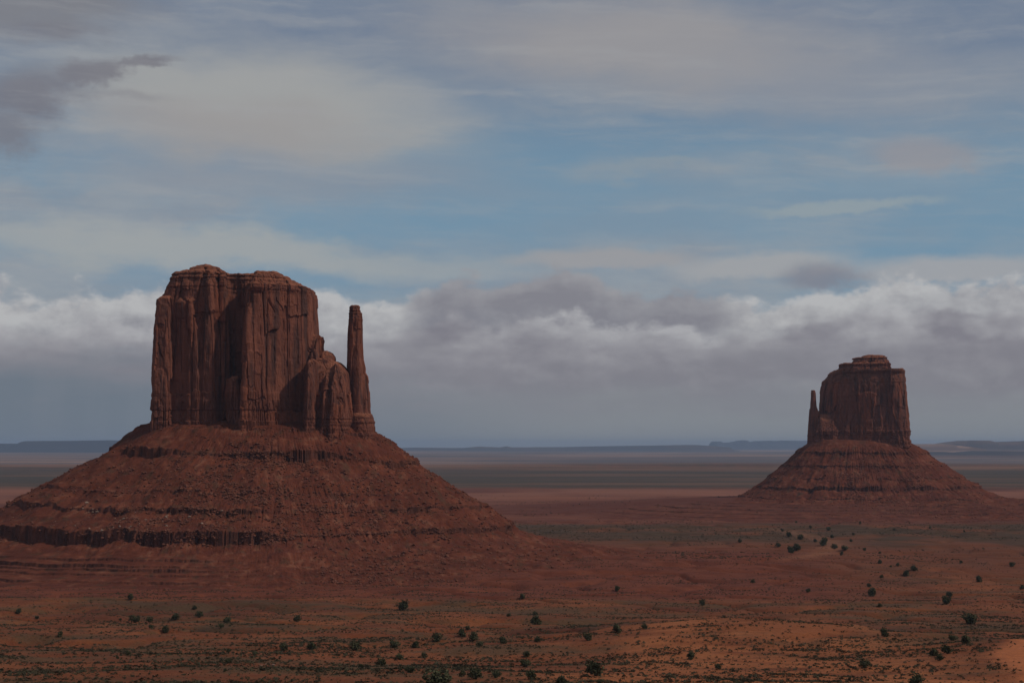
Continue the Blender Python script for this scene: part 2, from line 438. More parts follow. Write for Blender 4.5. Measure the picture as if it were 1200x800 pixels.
def rnd(a, b):
    return np.modf(np.abs(np.sin(a*127.1+b*311.7+3.3)*43758.5453))[0]
def columns(x, y, z, wid, h0, h1, seed):
    """upright joint columns, each broken across at its own heights -> step value, distance to the joint, distance to the break"""
    v1, e1 = worley(x/wid, y/wid, np.full_like(x, .5), seed)
    H = h0+(h1-h0)*rnd(v1, 9.0)
    t = (z+v1*400)/H; k = np.floor(t)
    return rnd(v1, k), e1, np.minimum(t-k, k+1-t)*H, v1
def carve(V, N, zb, zt, sc, amp, seed):
    """weather a tower: slabs parted by upright joints, fallen panels, bedding low down and at the rim"""
    x, y, z = V.T
    wx = sc*2.2*fbm(x/(26*sc), y/(26*sc), z/(46*sc), 3); wz = 5*sc*fbm(x/(11*sc), y/(11*sc), z/(24*sc), 3)
    a1, e1, b1, v1 = columns(x+wx, y-wx, z+wz, 19*sc, 40*sc, 110*sc, seed)
    a2, e2, b2, v2 = columns(x-wx, y+wx, z+wz, 6.5*sc, 14*sc, 46*sc, seed+1)
    a3, e3, b3, v3 = columns(x, y, z+.4*wz, 2.9*sc, 3*sc, 12*sc, seed+2)
    low = ss(zb+34*sc, zb+12*sc, z); rim = ss(zt-24*sc, zt-9*sc, z)
    d = amp*sc*((a1-.5)*4.6*(1-.5*low) + (a2-.5)*1.5*(a1 > .35) + (a3-.5)*(.45+.75*low)
                - 2.1*ss(.10, .0, e1)*(rnd(v1, 5.) > .35)*(1-.5*low) - 1.1*ss(.12, .0, e2)*(rnd(v2, 5.) > .4)
                + 1.8*fbm(x/(30*sc), y/(30*sc), z/(55*sc), 3) + .5*fbm(x/(5*sc), y/(5*sc), z/(7*sc), 3))
    bz = z+1.0*sc*fbm(x/(40*sc), y/(40*sc), .5, 2)
    hard = np.random.default_rng(40+seed).random(512)[np.floor(bz/(3.1*sc)).astype(int) % 512]
    hard2 = np.random.default_rng(41+seed).random(512)[np.floor(bz/(1.9*sc)+.3).astype(int) % 512]
    d += amp*sc*(low*((hard-.5)*1.5-.9*ss(.14, 0, e3)) + rim*((hard2-.5)*2.0))
    H = N.copy(); H[:, 2] *= .2
    V = V+H*d[:, None]
    top = N[:, 2] > .6
    V[top, 2] += 1.3*sc*fbm(x[top]/(7*sc), y[top]/(7*sc), 0, 3)
    return V, a1, a2, e1, e2, low, rim, hard
def tower_color(V, N, v1, v2, e1, e2, low, rim, hard, sc):
    x, y, z = V.T
    c = mixc((.165, .062, .043), (.235, .092, .062), v2)
    c = mixc(c, (.27, .092, .052), ss(.66, .9, v1)*.7)                     # freshly spalled faces
    st = fbm(x/(5.2*sc), y/(5.2*sc), z/(80*sc), 4, .6)+.35*fbm(x/(40*sc), y/(40*sc), z/(60*sc), 2)
    c = mixc(c, (.072, .040, .037), ss(-.08, .36, st)*.82*(1-.5*low))      # desert varnish streaks
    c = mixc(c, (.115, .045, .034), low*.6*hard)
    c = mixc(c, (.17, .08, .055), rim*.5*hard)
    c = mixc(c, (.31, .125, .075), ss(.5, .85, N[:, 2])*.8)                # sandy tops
    return c
def skew(body, k): return [(*l, k) for l in body]
def build_rock(name, bodies, D, voxel, zb, zt, sc, amp, seed, parent, ex=3.2):
    V, F, N = fuse(bodies, D, voxel, ex)
    N2 = smooth_normals(V, F, N, 12)
    V2, *cc = carve(V, N2, zb, zt, sc, amp, seed)
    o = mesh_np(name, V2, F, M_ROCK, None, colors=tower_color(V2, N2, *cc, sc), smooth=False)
    o.parent = parent; o.matrix_parent_inverse.translation = -parent.location
    return o

WD, ED = 1500.0, 2700.0
west = empty('sandstone_butte', (-214, WD, 0))
tag(west, 'large red sandstone butte with a slim separate rock finger on its right end, at left', 'butte', 'sandstone buttes')
W_MAIN = [
 [(525,187,270,-41,38),(440,187.5,266,-40,38),(356,195,262,-36,36),(340,198.5,260,-35,35),(328,203,260,-33,33),(321,208,260,-30,30)],
 [(332,205,261,-33,30),(327,207,261,-32,30),(325.5,209,260,-30,30)],
 [(327,213,260.5,-28,30),(321,215,260.5,-28,28),(319.5,219,259,-25,26)],
 [(321,223,260,-24,24),(316,226,259,-22,22),(314.5,229,254,-18,18),(312,232,247,-15,15)],
 [(525,187,214,-47,10),(440,188,213,-45,5),(420,189,212,-43,5),(370,192,211,-41,5),(354,194,210,-39,0),(351,197,208,-36,-5)],
 [(525,212,242,-40,0),(420,212,242,-40,0),(358,212,241,-40,0),(352,213,240,-36,0)],
 [(525,225,248,-46,0),(420,227,245,-45,0),(376,228,241,-42,0),(369,230,238,-40,0)],
 [(525,243,266,-47,0),(400,246,263,-44,0),(335,247,260,-41,0),(324,249,258,-36,0)],
 [(525,255,302,-22,30),(326,258,300,-16,30),(322,262,298,-14,28)],
 [(525,262,277,-36,0),(330,264,273,-30,0),(323,265,272,-26,0)],
 [(525,288,376,-44,38),(440,293,372,-41,38),(380,297,370.5,-38,36),(348,298,369.5,-36,35),(341,299,368,-39,34),(338,300,366,-38,34),(335.5,301,357,-36,32),(332,301,354,-36,32),(330,302,345,-33,30),(326,303,340,-33,30),(324.5,303,334,-30,28),(321,304,328,-28,28)],
 [(525,292,318,-58,0),(470,294,316,-55,0),(385,297,314,-51,0),(360,299,312,-46,0)],
 [(525,273,295,-49,0),(460,275,293,-47,0),(447,277,291,-45,0),(443,280,288,-42,-10)],
 [(525,358,384,-42,20),(430,363,377,-30,15),(400,369,375.5,-15,10),(393,371,374,-10,5)],
]
W_BUTT = [
 [(525,366,420,-48,30),(480,368,415,-43,25),(450,370,411,-38,20),(438,371.5,409.5,-33,18),(430,373,404,-26,15),(424,375,396,-20,12)],
 [(525,363,380,-58,0),(450,365,378.5,-52,0),(427,366,377,-46,0),(424,368,375,-42,-8)],
 [(470,371,386,-44,10),(430,374,384,-26,8),(421,375,381,-20,5)],
 [(450,376,393,-30,10),(424,377,392.5,-22,8),(418,378,391.5,-18,6),(415,379,389,-15,5),(411.5,381,386,-12,3)],
 [(525,381,396,-56,0),(470,383,395,-50,0),(447,385,393.5,-42,0),(441,386,391,-38,0)],
 [(525,391,404,-60,0),(462,394,403,-52,0),(436,395,402,-38,0),(428,396,400,-32,0)],
 [(525,400,413,-54,0),(470,401,411,-46,0),(442,402,409,-34,0),(437,403,407,-28,0)],
 [(460,387,404,-30,12),(432,389,401,-22,10),(426,391,398,-18,6)],
]
for i_, k_ in ((1,.4),(4,.5),(5,.55),(6,.4)): W_BUTT[i_] = [(*l, k_) for l in W_BUTT[i_]]
W_SPIRE = [
 [(530,407,430,-26,16),(500,408,429,-22,14),(460,407.5,428,-17,13),(432,406.5,427.5,-13,12),(421,406.8,425.5,-11,11),(400,407.5,424.5,-9,10),(372,409.5,424,-8,9),(366,410,423,-7,8)],
 [(374,409.5,422,-8,8),(366,409.8,421.5,-8,8),(359.5,410,421,-7,7),(358,411,420,-6,6)],
 [(530,416,436,-20,18),(490,417,434.5,-16,16),(455,419,432.5,-12,13),(441,420,430.5,-10,11),(437,422,428,-8,8)],
 [(530,403,444,-40,22),(510,405,441.5,-38,20),(494,407,440.5,-33,18),(488,408,438,-30,16),(485,410,436,-26,14)],
]
for i_, k_ in ((0,-.18),(5,-.2),(6,-.3),(10,.62),(11,.7)): W_MAIN[i_] = skew(W_MAIN[i_], k_)
W_SPIRE = [skew(q_, -.40) for q_ in W_SPIRE]; E_SK = -.34
build_rock('rock_tower', W_MAIN, WD, .72, 118, 252, 1.0, 1.0, 1, west, 4.6)
build_rock('buttress', W_BUTT, WD, .62, 114, 190, .6, .95, 5, west, 3.6)
build_rock('rock_finger', W_SPIRE, WD, .60, 112, 223, .7, .6, 9, west, 2.8)

east = empty('sandstone_butte.001', (547, ED, 0))
tag(east, 'smaller distant red sandstone butte with a flat cap and thin left finger, at right', 'butte', 'sandstone buttes')
E_MAIN = [
 [(540,955,1063,-50,60),(515,957,1060,-47,58),(484,965.5,1057,-43,55),(460,967.5,1055.5,-40,52),(446,970,1054.5,-38,48),(438,975,1054,-36,45),(433,981,1052,-40,40)],
]
E_CAP = [[(437,984,1039.5,-34,32),(431,985.5,1039,-33,32),(430.5,987,1038,-31,30),(427,986,1038.5,-33,31),(425.5,988,1037,-30,30)],
 [(428,998,1038.5,-28,25),(423,999.5,1038,-27,24),(422.5,1001,1037,-25,23),(420.5,1000.5,1036.5,-26,22),(419,1003,1036,-24,20)],
 [(421,1008,1037,-24,20),(417.5,1011,1034.5,-20,18),(416.3,1016,1033,-16,14)]]
E_SPIRE = [[(540,944,966,-26,24),(515,947,964,-20,22),(492,948.5,961,-15,16),(482,949,958,-12,12),(474,949.3,956.5,-10,10),(462,950,956,-8,8),(457,950.5,955,-6,6)]]
E_MAIN[0] = skew(E_MAIN[0], E_SK); E_MAIN.append([(540,949,985,-38,34),(505,951,980,-34,32),(493,955,975,-26,26),(488,957,971,-18,20),(485,960,968,-12,14)]); E_CAP[0] = skew(E_CAP[0], -.2)
build_rock('rock_tower', E_MAIN, ED, 1.05, 106, 220, 1.25, .95, 21, east, 4.2)
build_rock('cap_rock', E_CAP, ED, .8, 190, 243, .7, 1.5, 25, east, 5.0)
build_rock('rock_finger', E_SPIRE, ED, .8, 106, 190, .7, .5, 29, east, 2.6)

# ------------------------------------------------------------------ talus slopes
class Talus:
    def __init__(s, cx, cy, rx, ry, prof, ledges, z0, kf, stretch, seed, d_str):
        s.calm = 1.0
        s.__dict__.update(cx=cx, cy=cy, rx=rx, ry=ry, prof=np.array(prof), ledges=ledges, z0=z0, kf=kf, stretch=stretch, seed=seed, d_str=d_str)
    def build(s, name, parent, mat, ncol=1500):
        # bearings: denser on the side that faces the valley
        t = np.linspace(0, 1, ncol, endpoint=False)
        phi = 2*np.pi*t + .55*np.sin(2*np.pi*t)                     # 0 = away, pi = towards the viewer: slower there
        phi = 2*np.pi*t; phi = phi + .62*np.sin(phi)
        c, sn = np.sin(phi), np.cos(phi)                           # x = sin, y = cos
        ex = 2.6
        q = (np.abs(c/s.rx)**ex+np.abs(sn/s.ry)**ex)**(-1/ex)
        bx, by = q*c, q*sn
        nx, ny = np.sign(c)*np.abs(bx/s.rx)**(ex-1)/s.rx, np.sign(sn)*np.abs(by/s.ry)**(ex-1)/s.ry
        for _ in range(3):
            pass
        L = np.hypot(nx, ny); nx, ny = nx/L*.55+c*.45, ny/L*.55+sn*.45
        L = np.hypot(nx, ny); nx, ny = nx/L, ny/L
        d = [np.arange(-14, s.prof[-1, 0]+.1, 1.35)]
        for (dk, h, *_r) in s.ledges: d.append(dk+np.linspace(-.55, .55, int(3+h*1.1)))
        d = np.unique(np.round(np.concatenate(d), 3))
        D, P = np.meshgrid(d, np.arange(ncol), indexing='ij')
        k = s.kf(c, sn)[None, :]; st = s.stretch(c, sn)[None, :]
        arc = np.cumsum(np.hypot(np.diff(bx, append=bx[0]), np.diff(by, append=by[0])))
        ax, ay = s.cx+bx, s.cy+by
        # ledges: weight by bearing, jointed cliff faces
        zz = np.interp(D, s.prof[:, 0], s.prof[:, 1])
        warp = np.zeros_like(D); cliff = np.zeros_like(D)
        fx, fy = (s.cx+bx+nx*120), (s.cy+by+ny*120)
        for i, (dk, h, ln, wf, am) in enumerate(s.ledges):
            va = .7 if h >= 10 else 1.0 if dk > 170 else 1.9
            wk = np.clip(wf(c, sn)*(.62+.2*(h >= 10)+va*fbm(fx/55, fy/55, 3.3*i+s.seed, 4)), 0, 1.35)[None, :]
            uu = D-dk
            wb_ = np.clip(wk*(1+1.5*fbm(fx/26, fy/26, 5.7*i+s.seed, 3)-.1), 0, 1.5)
            tp, bt = .5*wk, -.5*wb_
            saw = np.where(uu < -.5, tp*np.exp(np.minimum(uu+.5, 0)/ln), np.where(uu > .5, bt*np.exp(-np.maximum(uu-.5, 0)/ln), (tp+bt)/2-uu*(tp-bt)))
            zz = zz+h*saw
            v1, e1 = worley(fx/7.5, fy/7.5, np.full_like(fx, i+.5), s.seed+i)
            v2, e2 = worley(fx/2.6, fy/2.6, np.full_like(fx, i+.5), s.seed+i+7)
            cn = (6*fbm(fx/45, fy/45, 9.1*i+s.seed, 3)+(v1-.5)*3.4*am+(v2-.5)*1.5*am-1.6*am*ss(.2, 0, e1))[None, :]
            warp = warp+np.exp(-(uu/9)**2)*cn
            cliff = np.maximum(cliff, np.exp(-(uu/.8)**2)*np.clip(wk*h/2.5, 0, 1))
        Dm = np.where(D > s.d_str, s.d_str+(D-s.d_str)*st, D)*np.where(D > 0, k, 1)+warp*ss(-2, 6, D)
        xx, yy = ax[None, :]+nx[None, :]*Dm, ay[None, :]+ny[None, :]*Dm
        fade = np.clip(1-D/150, 0, 1)
        zz = zz+s.z0(xx)*fade
        mid = ss(2, 18, D)*ss(s.prof[-1, 0]-4, s.prof[-1, 0]-70, D)
        gul = fbm((fx[None, :]+0*D)/17, (fy[None, :]+0*D)/17, D/170+s.seed, 4, .55)
        rough = fbm(xx/9, yy/9, s.seed+.4, 4, .6)
        rough2 = fbm(xx/3.6, yy/3.6, s.seed+2.4, 3, .6); lump = fbm(xx/26, yy/26, s.seed+6.1, 3)
        calm = 1-.72*ss(168, 180, D)*leftish(c, sn)[None, :]*s.calm
        fan = fbm((fx[None, :]+0*D)/48, (fy[None, :]+0*D)/48, D/400+s.seed, 3, .5)
        zz = zz+calm*mid*(5.5*fan*ss(30, 90, D)*(1-.75*np.exp(-((D-148)/14)**2))+1.6*gul+2.6*rough+1.1*rough2+3.2*lump)+(1-mid)*(.5*rough+.3*rough2)
        s.X, s.Y, s.Zz = xx, yy, zz
        # colours of the ground itself
        x, y, z, cl = xx.ravel(), yy.ravel(), zz.ravel(), np.clip(cliff.ravel(), 0, 1)
        n1 = fbm(x/30, y/30, 2.0+s.seed, 5, .6); n2 = fbm(x/7, y/7, z/7+s.seed, 4, .6)
        bed = fbm(x/260, y/260, z/3.2+s.seed, 3, .6)
        cc = mixc((.108, .032, .019), (.168, .053, .031), ss(-.3, .3, n1+.6*n2))
        cc = mixc(cc, (.105, .032, .023), ss(0, .3, bed)*.6)
        cc = mixc(cc, (.25, .125, .085), ss(.12, .45, n2+.5*n1)*.5)        # broken stone
        cc = mixc(cc, (.070, .047, .030), ss(.05, .4, fbm(x/11, y/11, 31+s.seed, 4, .6))*.6)   # sparse scrub
        jt = np.broadcast_to(worley(fx/4.5, fy/4.5, np.full_like(fx, .5), 77)[0][None, :], D.shape).ravel()
        cc = mixc(cc, mixc((.060, .029, .024), (.17, .066, .046), np.clip(jt*.8+n2*.6, 0, 1)), cl*.9)
        F = grid_faces(len(d), ncol, True)
        o = mesh_np(name, np.stack([x, y, z], 1), F, mat, None, colors=cc, smooth=True)
        o.parent = parent; o.matrix_parent_inverse.translation = -parent.location
        s.obj = o; s.D = D
        return o
    def sampler(s):
        """height of the slope nearest the viewer, read off its own vertices: pixel -> point"""
        px = 600+FPX*s.X/s.Y; py = HORIZ-FPX*(s.Zz-CAM_Z)/s.Y
        front = s.Y < s.cy+20
        s.px, s.py, s.fr = px[front], py[front], np.stack([s.X[front], s.Y[front], s.Zz[front]], 1)
    def at(s, px, py):
        i = np.argmin((s.px-px)**2+(s.py-py)**2+1e-4*s.fr[:, 1])
        return s.fr[i]
one = lambda c, sn: np.ones_like(c)
leftish = lambda c, sn: ss(.45, -.15, c)
rightish = lambda c, sn: ss(-.3, .3, c)
tw = Talus(-214, WD, 98, 44,
  [(-14,124),(0,121.5),(15,115),(40,96),(90,67),(120,50),(150,32),(175,19),(190,13.5),(225,6),(260,0),(310,-4)],
  [(12,2.2,6,one,.6),(43,7.5,12,one,1),(96,2.2,9,lambda c,s:.9*leftish(c,s)+.1,.8),(121,5,10,lambda c,s:.9*leftish(c,s)+1.1*ss(.72,.95,c),1),
   (153,10.5,15,lambda c,s:1.1*ss(.42,.16,c)+.5*ss(.75,.95,c),1.2),(184,3.1,6,leftish,.5),(198,3.4,6,leftish,.5),(208,2.8,5,leftish,.5),(219,3.1,5,leftish,.5),(240,3.4,6,lambda c,s:leftish(c,s)*.9,.5)],
  lambda x: -3*ss(-300, -200, x)-11*ss(-165, -95, x), lambda c, s: 1.0+.06*ss(-.2, -1, s)-.24*ss(.1, .9, c), lambda c, s: 1+.95*ss(.25, .9, c), 3, 166)
tw.build('talus_slope', west, M_SOIL, 1500); tw.sampler()
te = Talus(550, ED, 74, 50,
  [(-14,109),(0,107.5),(27,90),(52,72),(78,54),(105,37),(139,20),(170,14),(205,9),(260,0),(300,-4)],
  [(30,4,10,one,1),(58,2.0,8,one,.8),(84,2.5,9,one,.9),(108,6.5,11,one,1.2),(140,2.5,9,one,.8),(176,2.2,6,one,.5),(190,2.2,6,one,.5),(206,2.4,6,one,.5),(224,2.2,6,one,.5),(240,2.0,6,one,.5)],
  lambda x: 1.5*ss(560, 480, x), lambda c, s: .88-.06*ss(.1,-.9,c)+.14*ss(0,.9,c), lambda c, s: 1.0+1.6*ss(.3, -.9, s)+2.2*ss(.1, -.9, c)+.9*ss(.2,.9,c), 8, 165)
te.build('talus_slope', east, M_SOIL, 1300); te.sampler()

# ------------------------------------------------------------------ far hills and mesas
def hill(name, px0, px1, D, depth, outline, col, seed):
    """a far ridge: outline = (px, py) of its skyline seen from here, built at distance D with its true height and a real depth"""
    n = 260; m = 26
    px = np.linspace(px0, px1, n); top = np.interp(px, [o[0] for o in outline], [o[1] for o in outline])
    h = np.maximum((HORIZ-top)*D/FPX+CAM_Z, 0)
    tt = np.linspace(0, 1, m)
    x0 = (px-600)*D/FPX
    X_ = np.repeat(x0[None, :], m, 0)+0; T = np.repeat(tt[:, None], n, 1)
    Y_ = D-depth*.5+T*depth*1.5+ depth*.1*fbm(X_/(depth*.4), T*2, seed, 3)
    up = ss(0, .42, T)*.45+ss(.36, .46, T)*.55; dn = 1-ss(.75, 1, T)
    Z_ = np.where(T < .6, up, dn)*h[None, :]*(1+.05*fbm(X_/(depth*.25), Y_/(depth*.25), seed+1, 4)*ss(.3, .5, T))-8*(1-ss(0, .05, T))-8*ss(.95, 1, T)
    cc = mixc(col[0], col[1], ss(-.1, .35, fbm(X_.ravel()/(depth*1.2), Z_.ravel()/28, seed+2, 4)))
    o = mesh_np(name, np.stack([X_.ravel(), Y_.ravel(), Z_.ravel()], 1), grid_faces(m, n), M_HILL, colors=cc, smooth=True)
    return tag(o, kind='structure')
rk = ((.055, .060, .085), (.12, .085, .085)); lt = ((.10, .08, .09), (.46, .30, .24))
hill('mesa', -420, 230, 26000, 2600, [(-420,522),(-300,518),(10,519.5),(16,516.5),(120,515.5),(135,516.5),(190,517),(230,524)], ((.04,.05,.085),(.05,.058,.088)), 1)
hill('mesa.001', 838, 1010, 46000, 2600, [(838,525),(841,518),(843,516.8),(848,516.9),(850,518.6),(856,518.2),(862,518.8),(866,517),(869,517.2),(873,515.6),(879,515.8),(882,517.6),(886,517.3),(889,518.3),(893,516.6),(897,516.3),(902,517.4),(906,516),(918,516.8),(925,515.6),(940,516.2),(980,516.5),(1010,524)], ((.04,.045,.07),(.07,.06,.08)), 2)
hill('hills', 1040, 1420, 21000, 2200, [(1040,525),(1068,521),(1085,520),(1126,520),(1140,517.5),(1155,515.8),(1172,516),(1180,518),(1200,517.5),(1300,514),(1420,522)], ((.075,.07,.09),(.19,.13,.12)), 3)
hill('hills.001', 1040, 1160, 19000, 1200, [(1040,526),(1050,521.2),(1064,520.3),(1080,520.6),(1100,520.0),(1124,520.4),(1130,522.0),(1150,524.0),(1160,526)], ((.15,.11,.11),(.38,.26,.22)), 4)  # pale pinkish colour paints a sunlit band into this ridge
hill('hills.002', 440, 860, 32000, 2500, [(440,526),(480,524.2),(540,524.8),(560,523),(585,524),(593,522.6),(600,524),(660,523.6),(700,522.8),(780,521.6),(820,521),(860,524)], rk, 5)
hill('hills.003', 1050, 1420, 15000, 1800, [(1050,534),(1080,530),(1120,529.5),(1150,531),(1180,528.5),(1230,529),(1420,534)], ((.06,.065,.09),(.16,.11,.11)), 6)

# ------------------------------------------------------------------ haze
hb = bpy.data.meshes.new('haze')
hx, z0, z1 = 66000.0, -12.0, 268.0
hb.from_pydata([(sx*hx, sy*hx, z) for z in (z0, z1) for sx, sy in ((-1,-1),(1,-1),(1,1),(-1,1))], [],
               [(3,2,1,0),(4,5,6,7),(0,1,5,4),(1,2,6,5),(2,3,7,6),(3,0,4,7)])
ho = bpy.data.objects.new('haze', hb); COL.objects.link(ho); tag(ho, kind='stuff')
hm = bpy.data.materials.new('thin_desert_air'); hm.use_nodes = True; n_ = hm.node_tree.nodes
n_.remove(n_['Principled BSDF']); pv = n_.new('ShaderNodeVolumePrincipled')
pv.inputs['Color'].default_value = (.58, .74, 1.0, 1); pv.inputs['Density'].default_value = 2.4e-5; pv.inputs['Anisotropy'].default_value = 0.0
hm.node_tree.links.new(pv.outputs[0], n_['Material Output'].inputs['Volume']); hb.materials.append(hm)

# ------------------------------------------------------------------ stones
def stone_mesh(seed, name, mat, flat=.7, link=False):
    r = np.random.default_rng(seed)
    import bmesh
    bm = bmesh.new(); bmesh.ops.create_icosphere(bm, subdivisions=2, radius=.5)
    V = np.array([v_.co[:] for v_ in bm.verts]); F = np.array([[v_.index for v_ in f.verts] for f in bm.faces]); bm.free()
    for _ in range(9):                                             # plane cuts make facets
        n = r.normal(size=3); n /= np.linalg.norm(n); dcut = r.uniform(.24, .40)
        e = V@n-dcut; V = V-np.where(e > 0, e, 0)[:, None]*n
    V *= np.array([r.uniform(.9, 1.25), r.uniform(.8, 1.1), flat*r.uniform(.85, 1.2)])
    return mesh_np(name, V, F, mat, smooth=False, link=False)
STONES = [stone_mesh(60+i, 'boulder', M_BOULDER) for i in range(5)]
ORD = ['leftmost', 'second from left', 'third from left', 'fourth from left', 'fifth from left', 'sixth from left', 'seventh from left', 'eighth from left', 'ninth from left',
       'tenth from left', 'eleventh from left', 'twelfth from left', 'thirteenth from left', 'fourteenth from left', 'fifteenth from left', 'sixteenth from left']
def boulders(tal, spots, where, group, D):
    spots = sorted(spots)
    for i, (px, py, wpx) in enumerate(spots):
        q = tal.at(px, py); s_ = wpx*q[1]/FPX
        o = bpy.data.objects.new('boulder', STONES[i % 5]); COL.objects.link(o)
        o.location = (q[0], q[1], q[2]+.12*s_); o.scale = (s_, s_*.9, s_*.85)
        o.rotation_euler = (random.uniform(-.3, .3), random.uniform(-.3, .3), random.uniform(0, 6.28))
        nm = 'rightmost' if i == len(spots)-1 else ORD[i]
        tag(o, f'red boulder on {where}, {nm}', 'boulder', group)
B_W1 = [(467,552,6),(477,566,5),(500,565,6),(507,576,7),(527,572,6),(537,577,6),(543,583,5)]
B_W2 = [(460,597,6),(478,611,5),(428,643,6),(523,652,7),(462,646,4),(545,653,4),(571,619,5),(562,608,5)]
B_W3 = [(392,538,5),(405,555,6),(418,562,5),(432,575,6),(446,585,5),(395,590,5),(412,604,6),(440,610,6)]
B_W4 = [(180,541,4),(250,553,4),(220,556,3.5),(150,569,4),(190,575,4),(290,570,5),(330,578,4),(285,560,4)]
boulders(tw, B_W1, "the left butte's right skyline scree", 'boulders on the right skyline of the left butte', WD)
boulders(tw, B_W2, "the left butte's lower right scree", 'boulders on the lower right scree of the left butte', WD)
boulders(tw, B_W3, "the scree straight below the left butte's rock finger", 'boulders below the finger of the left butte', WD)
boulders(tw, B_W4, "the slope under the left butte's tower", 'boulders on the front slope of the left butte', WD)
boulders(te, [(955,549,3),(967,557,3.5),(984,541,3),(1003,548,3),(1015,536,3),(1030,552,3),(1062,548,3),(1085,560,3)], "the right butte's front slope", 'boulders on the slope of the right butte', ED)
# pale rocks on the sand, lower left
for i, (px, py, wpx) in enumerate([(306,779.5,5), (312,778,4), (320,779.5,6)]):
    q = on_ground(px, py); s_ = wpx*q[1]/FPX
    o = bpy.data.objects.new('pale_rock', stone_mesh(90+i, 'pale_rock', M_PALE, .5)); COL.objects.link(o)
    o.location = (q[0], q[1], q[2]+.1*s_); o.scale = (s_, s_*.8, s_*.6); o.rotation_euler = (0, 0, i*1.3)
    tag(o, f'whitish flat rock on red sand at lower left, {("leftmost","middle","rightmost")[i]} of three', 'rock', 'pale rocks at lower left')

def scatter(name, P, sizes, protos, mat, squash=1.0, seed=0):
    """many small pieces merged into one mesh"""
    r = np.random.default_rng(seed); VV, FF, o = [], [], 0
    pick = r.integers(0, len(protos), len(P))
    for j, (PV, PF) in enumerate(protos):
        m = pick == j; n = m.sum()
        if not n: continue
        a = r.uniform(0, 2*np.pi, n); c, s_ = np.cos(a)[:, None], np.sin(a)[:, None]
        sz = sizes[m][:, None]
        x = (PV[None, :, 0]*c-PV[None, :, 1]*s_)*sz; y = (PV[None, :, 0]*s_+PV[None, :, 1]*c)*sz; z = PV[None, :, 2]*sz*squash
        V = np.stack([x, y, z], -1)+P[m][:, None, :]
        F = PF[None]+(np.arange(n)*len(PV))[:, None, None]+o
        VV.append(V.reshape(-1, 3)); FF.append(F.reshape(-1, PF.shape[1])); o += n*len(PV)
    return mesh_np(name, np.concatenate(VV), np.concatenate(FF), mat, smooth=False)
def small_stone(seed):
    r = np.random.default_rng(seed)
    V = np.array([(1,0,0),(-1,0,0),(0,1,0),(0,-1,0),(0,0,1),(0,0,-1),(.6,.6,.5),(-.6,.6,.5),(-.6,-.6,.5),(.6,-.6,.5)], float)*.5*r.uniform(.6, 1.15, (10, 3))
    F = np.array([(0,6,4),(6,2,4),(2,7,4),(7,1,4),(1,8,4),(8,3,4),(3,9,4),(9,0,4),(0,2,6),(2,1,7),(1,3,8),(3,0,9),(2,0,5),(1,2,5),(3,1,5),(0,3,5)])
    return V, F
SS = [small_stone(i) for i in range(6)]
def rubble(name, tal, n, dens, smin, smax, mat, label, seed):
    r = np.random.default_rng(seed)
    idx = r.integers(0, len(tal.fr), n*6)
    Q = tal.fr[idx]; px, py = tal.px[idx], tal.py[idx]
    keep = r.random(len(Q)) < dens(px, py, Q); Q = Q[keep][:n]
    Q = Q+np.c_[r.uniform(-1, 1, (len(Q), 2)), np.zeros(len(Q))]
    s_ = smin+(smax-smin)*r.random(len(Q))**4
    o = scatter(name, Q, s_, SS, mat, .8, seed); return tag(o, kind='stuff')
rubble('rubble', tw, 19000, lambda px, py, Q: np.clip((py-500)/60, 0, 1)*ss(-.25, .4, fbm(Q[:, 0]/24, Q[:, 1]/24, 3, 4, .65)+.22*ss(300, 480, px))*.8*(1-ss(628, 645, py)*ss(420, 340, px)), .8, 3.9, M_BOULDER, '', 1)
rubble('pale_rubble', tw, 700, lambda px, py, Q: np.exp(-((px-95)/60)**2-((py-606)/9)**2)+.35*np.exp(-((px-170)/60)**2-((py-604)/12)**2), 1.2, 4.0, M_PALE, '', 2)
rubble('rubble.001', te, 6000, lambda px, py, Q: np.clip((py-520)/30, 0, 1)*ss(-.15, .3, fbm(Q[:, 0]/35, Q[:, 1]/35, 5, 3))*.8, 1.2, 4.6, M_BOULDER, '', 3)

# ------------------------------------------------------------------ sagebrush ground cover
def sage_proto(seed, n=16):
    r = np.random.default_rng(seed); V, F = [], []
    for i in range(n):
        a = r.uniform(0, 2*np.pi); e = r.uniform(.05, 1.45); d = np.array([np.cos(a)*np.cos(e), np.sin(a)*np.cos(e), np.sin(e)*.85])*r.uniform(.28, .5)
        t = r.normal(size=(3, 3))*.17
        V.append(d+t); F.append((3*i, 3*i+1, 3*i+2))
    V = np.concatenate(V); V[:, 2] = np.maximum(V[:, 2], -.02)
    return V, np.array(F)
SP = [sage_proto(i) for i in range(8)]
r_ = np.random.default_rng(77)
nS = 300000
yy = 300+(1800-300)*r_.random(nS)**1.25; xx = (r_.random(nS)*2-1)*.36*yy
den = ss(-.12, .33, fbm(xx/42, yy/24, 21.0, 4, .6)+.35*fbm(xx/150, yy/60, 23.0, 2))*.85+.10
den *= ss(1800, 1150, yy+60*fbm(xx/120, yy/120, 3, 2))*(1-.86*bare_mask(xx, yy))
kp = r_.random(nS) < den
xx, yy = xx[kp], yy[kp]; sz = .35+1.15*r_.random(len(xx))**2.4
sg = scatter('sagebrush', np.stack([xx, yy, gz(xx, yy)], 1), sz, SP, M_SAGE, .8, 5); tag(sg, kind='stuff')
nS = 26000
yy = 1380+(3300-1380)*r_.random(nS)**1.3; xx = yy*(-.02+.36*r_.random(nS))
kp = r_.random(nS) < ss(.0, .35, fbm(xx/110, yy/120, 25.0, 4, .6)+.32*np.exp(-((yy-2020)/190)**2))
xx, yy = xx[kp], yy[kp]; sz = 1.0+1.8*r_.random(len(xx))**2
